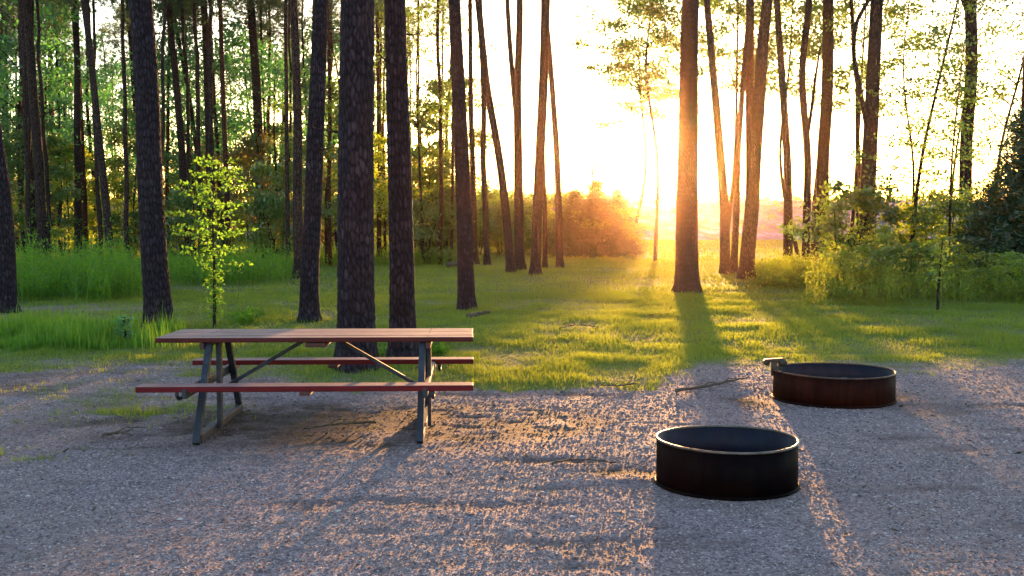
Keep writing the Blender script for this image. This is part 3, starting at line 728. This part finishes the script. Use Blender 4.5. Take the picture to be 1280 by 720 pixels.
traced_sapling([(1139, 352), (1141, 290), (1152, 200), (1176, 90), (1197, 0), (1204, -40)], 6, 'tall slim sapling leaning right above the shrubs',
               lambda f: .5 + math.sin(math.pi * f), clumps=64, L0=1.25, seed=4, leaf=.05, per=6, flo=.22, clump=.3, mat='leaf')
traced_sapling([(1186, 356), (1187, 290), (1190, 200), (1199, 110), (1206, 50)], 4, 'second slim sapling close to the grey right trunk',
               lambda f: .5 + math.sin(math.pi * f), clumps=44, L0=.9, seed=5, leaf=.05, per=6, flo=.25, clump=.28, mat='leaf')
traced_sapling([(1172, 388), (1173, 360), (1176, 330), (1178, 300)], 4, 'slim little sapling at the front of the right weeds',
               lambda f: .7, clumps=20, L0=.4, seed=6, leaf=.035, per=9, flo=.35, clump=.12)
traced_sapling([(157, 428), (157, 418), (155, 406), (156, 396)], 5, 'small dusky plant standing in the low grass on the left',
               lambda f: .8, clumps=18, L0=.14, seed=7, leaf=.03, per=7, flo=.1, clump=.08, mat='leaf_teal', name='weed_plant')

for i, (kind, px, py, s, sz, lb) in enumerate([
    ('bush', 1062, 352, 1.15, 1.75, 'reddish lit bush at the foot of the broad right trunk'),
    ('bushy', 1100, 358, .95, .95, 'yellow green bush left of the leaning sapling'),
    ('bushy', 1132, 352, 1.0, 1.35, 'taller yellow green bush behind the leaning sapling'),
    ('bush', 1172, 350, .95, 1.6, 'dark green bush right of the leaning sapling'),
    ('bushy', 1204, 362, .9, .8, 'low yellow green bush before the grey right trunk'),
    ('bushy', 1065, 366, .75, .6, 'small low bush at the left end of the right shrubs'),
    ('bush', 1128, 366, .8, .7, 'low green bush at the front of the right shrubs'),
    ('bush', 1228, 348, 1.0, 1.2, 'green bush touching the dark spruce'),
    ('bushy', 1250, 372, .7, .6, 'small yellow green bush below the dark spruce'),
    ('bushy', 975, 345, .5, .4, 'tiny pale bush between the slender trunks'),
    ('bushy', 1000, 352, .55, .45, 'low pale bush before the crooked trunk'),
    ('bush', 1330, 360, 1.3, 1.4, 'green bush just past the right edge')]):
    bush(kind, px, py, s, lb, sz * .68, i)

# conifers
def spruce_mesh(seed, H, rad, nl=26, size=.14, per=9):
    r = np.random.default_rng(seed); tr = MB(); cr = MB(); cen = []
    tr.tube([[0, 0, -.05], [0, 0, H * .5], [0, 0, H]], [H * .022, H * .014, .006], 8)
    for k in range(nl):
        f = (k + .5) / nl; z = .04 * H + f * H * .95; L_ = rad * (1 - f) ** .8 * r.uniform(.85, 1.1) + .06; nb = int(7 + 9 * (1 - f))
        for j in range(nb):
            az = j * 2 * np.pi / nb + r.uniform(-.3, .3) + k; l = L_ * r.uniform(.7, 1.15); e = np.array([np.cos(az) * l, np.sin(az) * l, z - .16 * l + .12 * l * r.random()])
            tr.tube([[0, 0, z], e * [.5, .5, 1] + [0, 0, .03], e], [.008, .006, .003], 3)
            for g in np.linspace(.2, 1, max(2, int(l / .14))):
                cen.append(np.array([0, 0, z]) * (1 - g) + e * g + r.normal(size=3) * .05)
    needles(cr, cen, per, size, r, .18)
    return tr.mesh('trunk', M['bark_far']), cr.mesh('crown', M['conifer'], attname='var')
SPR = [spruce_mesh(300, 4.6, 1.75, 30, .16, 12), spruce_mesh(301, 3.6, 1.5, 24, .2, 10)]
def spruce(px, py, k, s, sz, label):
    b = G(px, py); plant_tree('spruce_tree', SPR[k], (b[0], b[1], 0), random.uniform(0, 6), s, label, 'tree', None, sz)
spruce(1272, 362, 0, 1.0, 1.0, 'broad dark green spruce at the right edge')
spruce(1236, 352, 0, .8, .62, 'smaller dark spruce left of the broad one')
spruce(1330, 365, 0, 1.0, 1.0, 'dark spruce just past the right edge')
spruce(745, 321, 1, 1.35, 1.12, 'broad orange lit conifer at the far end of the lawn')
spruce(718, 320, 1, 1.2, 1.0, 'smaller orange lit conifer left of the broad one')
spruce(771, 319, 1, 1.0, 1.02, 'narrow orange lit conifer nearest to the sun')
bush('bush', 735, 320, 1.7, 'orange lit bush at the foot of the far conifers', 1.15, 0)
bush('bush', 768, 319, 1.5, 'orange lit bush below the setting sun', .95, 1)
bush('bush', 700, 317, 1.4, 'far bush behind the crossing trunks', .9, 2)
for i_, (px_, Yd_, s_, sz_, kd_) in enumerate([(596, 60, 1.6, 1.5, 'bush'), (612, 70, 1.7, 1.7, 'bushy'), (630, 64, 1.5, 1.35, 'bush'), (648, 74, 1.8, 1.6, 'bush'), (664, 68, 1.7, 1.5, 'bushy'), (684, 72, 1.9, 1.6, 'bush'), (575, 66, 1.8, 1.8, 'bush')]):
    und(kd_, px_, Yd_, s_, 'far bush in the olive hedge closing the lawn behind the crossing trunks', 'bushes of the far hedge', 'bush', 'bush', sz_, i_)
traced_sapling([(742, 320), (742, 270), (741, 220), (740, 170)], 3, 'wispy sapling rising above the far orange conifers', lambda f: .6, clumps=26, L0=.7, seed=9, leaf=.09, per=4, flo=.4, clump=.3, mat='leaf')

# ------------------------------------------------------------------ far side: hillside with scrub
hill_z = lambda X, Y: 6.6 * smooth(132, 190, Y) * (.8 + .4 * fbm(X * .03, Y * .03, 61)) + 4 * smooth(190, 420, Y) * fbm(X * .02, Y * .02, 61) + .7 * (fbm(X * .15, Y * .15, 62) - .5) - .3
xs = np.linspace(-420, 420, 220); ys = np.linspace(130, 598, 110)
X, Y, q = grid(xs, ys)
Z = hill_z(X, Y)
m, nt, out = new_mat('hillside')
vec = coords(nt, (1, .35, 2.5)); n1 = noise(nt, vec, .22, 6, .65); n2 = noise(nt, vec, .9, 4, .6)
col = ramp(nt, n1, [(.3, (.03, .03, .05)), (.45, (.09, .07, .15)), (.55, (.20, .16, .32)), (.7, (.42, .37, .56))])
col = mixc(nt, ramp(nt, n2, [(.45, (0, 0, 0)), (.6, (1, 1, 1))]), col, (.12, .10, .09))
principled(nt, out, col, .95)
mb = MB(); mb.add(np.stack([X, Y, Z], -1), q); tag(mb.build('hill', m), kind='structure')
# scrub on the hillside and along its crest: a far wood read as one mass
r = np.random.default_rng(71); mb = MB()
n = 420; cy = r.uniform(136, 200, n); cx = r.uniform(-.62, .62, n) * cy
leafcloud(mb, np.stack([cx, cy, hill_z(cx, cy) + .2], 1), r.uniform(.5, 1.5, n), 40, .16, r, .45)
n = 300; cy = r.uniform(188, 215, n); cx = r.uniform(-.62, .62, n) * cy
leafcloud(mb, np.stack([cx, cy, hill_z(cx, cy) + .5], 1), r.uniform(1.2, 3, n), 70, .22, r, .6)
tag(mb.build('far_wood', M['leaf'], attname='var'), 'distant scrubby hillside beyond the trees under the sun', 'wood', kind='stuff')
# dense far wood behind the left trees
mb = MB(); n = 110
cy = r.uniform(100, 130, n); cx = (r.uniform(-160, 560, n) - 640) / F * cy; cz = r.uniform(0, 1, n) ** 1.0 * (1.8 + .8 * smooth(500, 200, 640 + cx / cy * F)) 
leafcloud(mb, np.stack([cx, cy, cz + .4], 1), r.uniform(1.5, 3, n), 150, .17, r, .8)
tag(mb.build('far_wood', M['leaf_warm'], attname='var'), 'mass of glowing foliage closing off the back of the left wood', 'wood', kind='stuff')

# ------------------------------------------------------------------ picnic table
TY = R(2.0)
troot = empty('picnic_table', (-1.535, 8.60, 0), TY)
tag(troot, 'red brown plank picnic table with grey steel legs on the gravel', 'picnic table')
W = 2.44
def plank(name, y0, y1, z, n, th, mat, parent=troot):
    w = (y1 - y0) / n; mb = MB()
    for k in range(n):
        mb.box((0, y0 + w * (k + .5), z - th / 2 + random.uniform(-.0015, .0015)), (W + random.uniform(-.006, .006), w - .012, th), None, .007)
    return mb.build(name, mat, parent, smooth_=False)
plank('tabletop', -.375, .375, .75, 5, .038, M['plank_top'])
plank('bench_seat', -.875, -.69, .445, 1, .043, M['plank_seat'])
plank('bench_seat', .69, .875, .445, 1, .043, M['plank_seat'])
def bpart(name, segs, mat=M['steel'], ch=.006):
    mb = MB()
    for a, b, w, h, up in segs: mb.bar(a, b, w, h, up, ch)
    return mb.build(name, mat, troot, smooth_=False)
for sx in (-1, 1):
    x = sx * .825
    bpart('leg', [((x, -.745, .0), (x, -.30, .695), 0.055, .05, (1, 0, 0))])
    bpart('leg', [((x, .745, .0), (x, .30, .695), 0.055, .05, (1, 0, 0))])
    bpart('bottom_rail', [((x - sx * .004, -.70, .03), (x - sx * .004, .70, .03), .06, .06, (0, 0, 1))])
    bpart('centre_post', [((x - sx * .048, -.19, .02), (x - sx * .048, -.19, .70), .035, .075, (0, 1, 0)) if sx < 0 else ((x + .048, -.19, .02), (x + .048, -.19, .70), .03, .04, (0, 1, 0))])
    bpart('seat_support', [((x + sx * .045, -.88, .392), (x + sx * .045, .88, .392), .035, .07, (0, 0, 1))])
    bpart('top_support', [((x + sx * .045, -.36, .682), (x + sx * .045, .36, .682), .035, .05, (0, 0, 1))], M['wood_red'])
    bpart('brace', [((x - sx * .02, .0, .30), (sx * .14, .0, .69), .03, .03, (0, 1, 0))])
    mb = MB()
    for y in (-.77, .77):
        mb = MB(); th = np.linspace(0, np.pi, 8); arc = np.stack([np.full(8, x + sx * .1), y + .1 * np.cos(th), .40 - .055 * np.sin(th)], 1)
        mb.tube(arc, .014, 8)
        mb.build('seat_bracket', M['steel'], troot)
bpart('cleat', [((0, -.35, .688), (0, .35, .688), .16, .035, (0, 0, 1))], M['wood_red'])
for y in (-.77, .77): bpart('cleat', [((0, y - .12, .392), (0, y + .12, .392), .08, .03, (0, 0, 1))], M['wood_red'])
mb = MB()
for x in (-.87, .87):
    for y in np.linspace(-.3, .3, 5): mb.tube([[x, y, .7485], [x, y, .7515]], .007, 8)
mb.build('bolt', M['steel'], troot)

# ------------------------------------------------------------------ fire rings
def ring(px_c, d_c, r, h, label, wall='rust_streak'):
    b = ((px_c - 640) / F * d_c, d_c, -.015)
    root = empty('fire_ring', b); tag(root, label, 'fire pit')
    n = 96; t = .006; th = np.linspace(0, 2 * np.pi, n + 1)
    def lathe(name, prof, mat, close=True, wob=.002):
        mb = MB(); prof = np.array(prof); m = len(prof); tt = np.linspace(0, 2 * np.pi, n, endpoint=False)
        w = 1 + wob * np.sin(3 * tt + r * 9) + wob * .7 * np.sin(5 * tt)
        V = np.stack([prof[:, None, 0] * w * np.cos(tt), prof[:, None, 0] * w * np.sin(tt), prof[:, None, 1] * np.ones(n) + .003 * np.sin(2 * tt + 1)[None] * (prof[:, None, 1] > .05)], -1).reshape(-1, 3)
        mm = m if close else m - 1; i = (np.arange(mm)[:, None]) * n; i2 = ((np.arange(mm)[:, None] + 1) % m) * n; j = np.arange(n)[None]; j2 = (j + 1) % n
        mb.add(V, np.stack([i + j, i + j2, i2 + j2, i2 + j], -1).reshape(-1, 4)); return mb.build(name, mat, root)
    H = h + .015
    lathe('outer_wall', [(r - .004, 0), (r, 0), (r, H - .014), (r - .004, H - .014)], M[wall])
    lathe('inner_wall', [(r - .009, .01), (r - .0045, .01), (r - .0045, H - .014), (r - .009, H - .014)], M['soot'])
    lathe('rim', [(r + .009 * math.cos(a) - .001, H - .008 + .008 * math.sin(a)) for a in np.linspace(0, 2 * np.pi, 12, endpoint=False)], M['rim' if wall != 'rust_streak' else 'rim_dark'])
    lathe('base_flange', [(r + .001, .012), (r + .014, .012), (r + .014, .02), (r + .001, .028)], M[wall])
    mb = MB(); mb.tube([[-r * .5, -r * .868, 0], [-r * .5, -r * .868, H - .02]], .0035, 6); mb.build('weld_seam', M[wall], root)
    # ash and charcoal bed
    mb = MB(); rs = np.linspace(0, r - .012, 14); tt = np.linspace(0, 2 * np.pi, 48, endpoint=False)
    Xr = rs[:, None] * np.cos(tt); Yr = rs[:, None] * np.sin(tt); Z_ = .05 + .05 * fbm(Xr * 7 + 9, Yr * 7 + 3, 2)
    i = np.arange(13)[:, None] * 48; j = np.arange(48)[None]; j2 = (j + 1) % 48
    mb.add(np.stack([Xr, Yr, Z_], -1).reshape(-1, 3), np.stack([i + j, i + j2, i + 48 + j2, i + 48 + j], -1).reshape(-1, 4)); mb.build('ash_bed', M['ash'], root)
    return root
r1 = ring(911, 6.66, .437, .282, 'nearer steel fire ring with pale worn rim, front right on the gravel', 'black_steel')
r2 = ring(1044.5, 9.98, .553, .267, 'farther rusty fire ring with a hinge bracket at the lawn edge')
# flipped back grate handle / hinge bracket on the far ring's left rim
mb = MB(); s = .285
mb.bar((-.545, .06, s - .07), (-.545, .06, s + .07), .055, .014, (0, 1, 0), .003)
mb.bar((-.485, .06, s - .03), (-.485, .06, s + .07), .035, .014, (0, 1, 0), .003)
mb.bar((-.63, .06, s + .075), (-.455, .06, s + .085), .07, .028, (0, 0, 1), .006)
mb.tube([[-.465, .02, s + .055], [-.465, .14, s + .055]], .034, 12); mb.tube([[-.615, .04, s + .055], [-.615, .12, s + .055]], .027, 12)
mb.build('hinge_bracket', M['rim_dark'], r2)
mb = MB()
for k in range(3): mb.tube([[-.30 + .05 * k, -.1 + .08 * k, .13], [.1 + .04 * k, .05 + .07 * k, .14 + .01 * k]], [.03, .025], 8)
mb.build('charred_log', M['soot'], r2)

# ------------------------------------------------------------------ small litter
def stick(pts, rad, label, name='fallen_branch', cat='branch', twig=True):
    P3 = [G(*p) for p in pts]; b = P3[0].copy(); mb = MB(); sp = spline(np.array(P3) - b + [0, 0, rad], 14); sp[:, 2] += .008 + .01 * np.abs(np.sin(np.arange(14) * 1.3))
    mb.tube(sp, np.linspace(rad, rad * .5, 14), 7)
    if twig:
        for k in (4, 8): mb.tube([sp[k], sp[k] + [.06, .08, .03], sp[k] + [.14, .1, .02]], [rad * .5, rad * .35, rad * .2], 5)
    return tag(mb.build(name, M['stick'], loc=b), label, cat)
stick([(845, 492), (880, 487), (908, 481), (935, 475)], .017, 'long fallen stick lying left of the farther fire ring')
stick([(585, 400), (598, 397), (612, 394)], .05, 'short dark log on the lawn beside the lone grey trunk', 'log', 'log')
stick([(560, 335), (575, 334), (592, 333)], .12, 'dark log lying behind the lone grey trunk', 'log', 'log')
stick([(470, 531), (420, 534), (380, 540)], .012, 'thin dark stick in the soil under the picnic table')
stick([(690, 583), (720, 578), (770, 582)], .008, 'thin twig in the dug soil left of the nearer fire ring')
stick([(795, 482), (770, 485), (745, 484)], .01, 'twig where the gravel meets the lawn')
for lb_, pts_ in [('thin bare stick lying on the grass below the straight dark trunk', [(520, 462), (545, 458), (566, 460)]), ('crooked stick lying on the lawn in the sun patch', [(700, 412), (722, 408), (748, 411)]),
                  ('small stick on the lawn in front of the sun lit trunk', [(812, 396), (830, 393), (846, 395)]), ('short stick on the gravel at the lower left of the table', [(128, 548), (150, 545), (166, 548)])]:
    stick(pts_, .012, lb_)
# bark litter and leaves (uncountable)
r = np.random.default_rng(90); n = 12000
Yp = np.sqrt(r.uniform(16, 620, n)); Xp = r.uniform(-.52, .52, n) * Yp; k = r.random(n) < .09 + .95 * dirt_d(Xp, Yp) + .25 * (np.abs(Yp - edge_y(Xp)) < .35); Xp = Xp[k]; Yp = Yp[k]; n = len(Xp)
mb = MB(); p = np.stack([Xp, Yp, ground_z(Xp, Yp) + .008], 1); th = r.uniform(0, 6.28, n); a = np.stack([np.cos(th), np.sin(th), r.normal(size=n) * .3], 1) * (r.uniform(.008, .03, n) * (1 + Yp / 18))[:, None]
b = np.stack([-np.sin(th), np.cos(th), r.normal(size=n) * .4], 1) * r.uniform(.004, .011, n)[:, None]
mb.add(np.stack([p - a, p + b, p + a, p - b], 1).reshape(-1, 3), np.arange(n)[:, None] * 4 + np.arange(4)[None])
tag(mb.build('leaf_litter', M['stick']), 'dark bark chips and dead leaves strewn over gravel and bare soil', 'litter', kind='stuff')

# ------------------------------------------------------------------ haze, added for the bloom around the sun
HAZE = 0.00009
m, nt, out = new_mat('haze')
pv = N(nt, 'ShaderNodeVolumePrincipled', inp={'Density': HAZE, 'Anisotropy': .95}); pv.inputs['Color'].default_value = (1.0, .62, .34, 1)
L(nt, pv.outputs[0], out.inputs['Volume'])
mb = MB(); mb.box((0, 285, 15.0), (860, 660, 34)); hz = tag(mb.build('haze', m, smooth_=False), 'thin haze added to give the glow around the sun', 'haze', kind='stuff')

# ------------------------------------------------------------------ light
w = bpy.data.worlds.new('World'); sc.world = w; w.use_nodes = True; nt = w.node_tree; nt.nodes.clear()
out = N(nt, 'ShaderNodeOutputWorld'); bg = N(nt, 'ShaderNodeBackground', inp={'Strength': .15})
sky = N(nt, 'ShaderNodeTexSky', sky_type='NISHITA'); sky.sun_disc = False; sky.sun_elevation = SUN_EL; sky.sun_rotation = SUN_AZ
sky.air_density = 1.0; sky.dust_density = 1.2; sky.ozone_density = 1.6; sky.altitude = 100
L(nt, sky.outputs[0], bg.inputs[0])
L(nt, bg.outputs[0], out.inputs['Surface'])
sd = bpy.data.lights.new('sun', 'SUN'); sd.energy = 3.8; sd.angle = R(1.0); sd.color = (1.0, .50, .19)
so = bpy.data.objects.new('sun', sd); C.objects.link(so)
from mathutils import Vector
so.rotation_euler = Vector(tuple(SUND)).to_track_quat('Z', 'Y').to_euler(); so.location = (30, 200, 40)

# ------------------------------------------------------------------ render settings
sc.render.engine = 'CYCLES'
sc.view_settings.view_transform = 'Standard'; sc.view_settings.look = 'None'; sc.view_settings.gamma = 1; sc.view_settings.exposure = 3.0
cy = sc.cycles
cy.use_denoising = True; cy.max_bounces = 7; cy.diffuse_bounces = 3; cy.glossy_bounces = 2; cy.transmission_bounces = 4; cy.transparent_max_bounces = 4; cy.volume_bounces = 0
cy.sample_clamp_indirect = 6; cy.caustics_reflective = False; cy.caustics_refractive = False
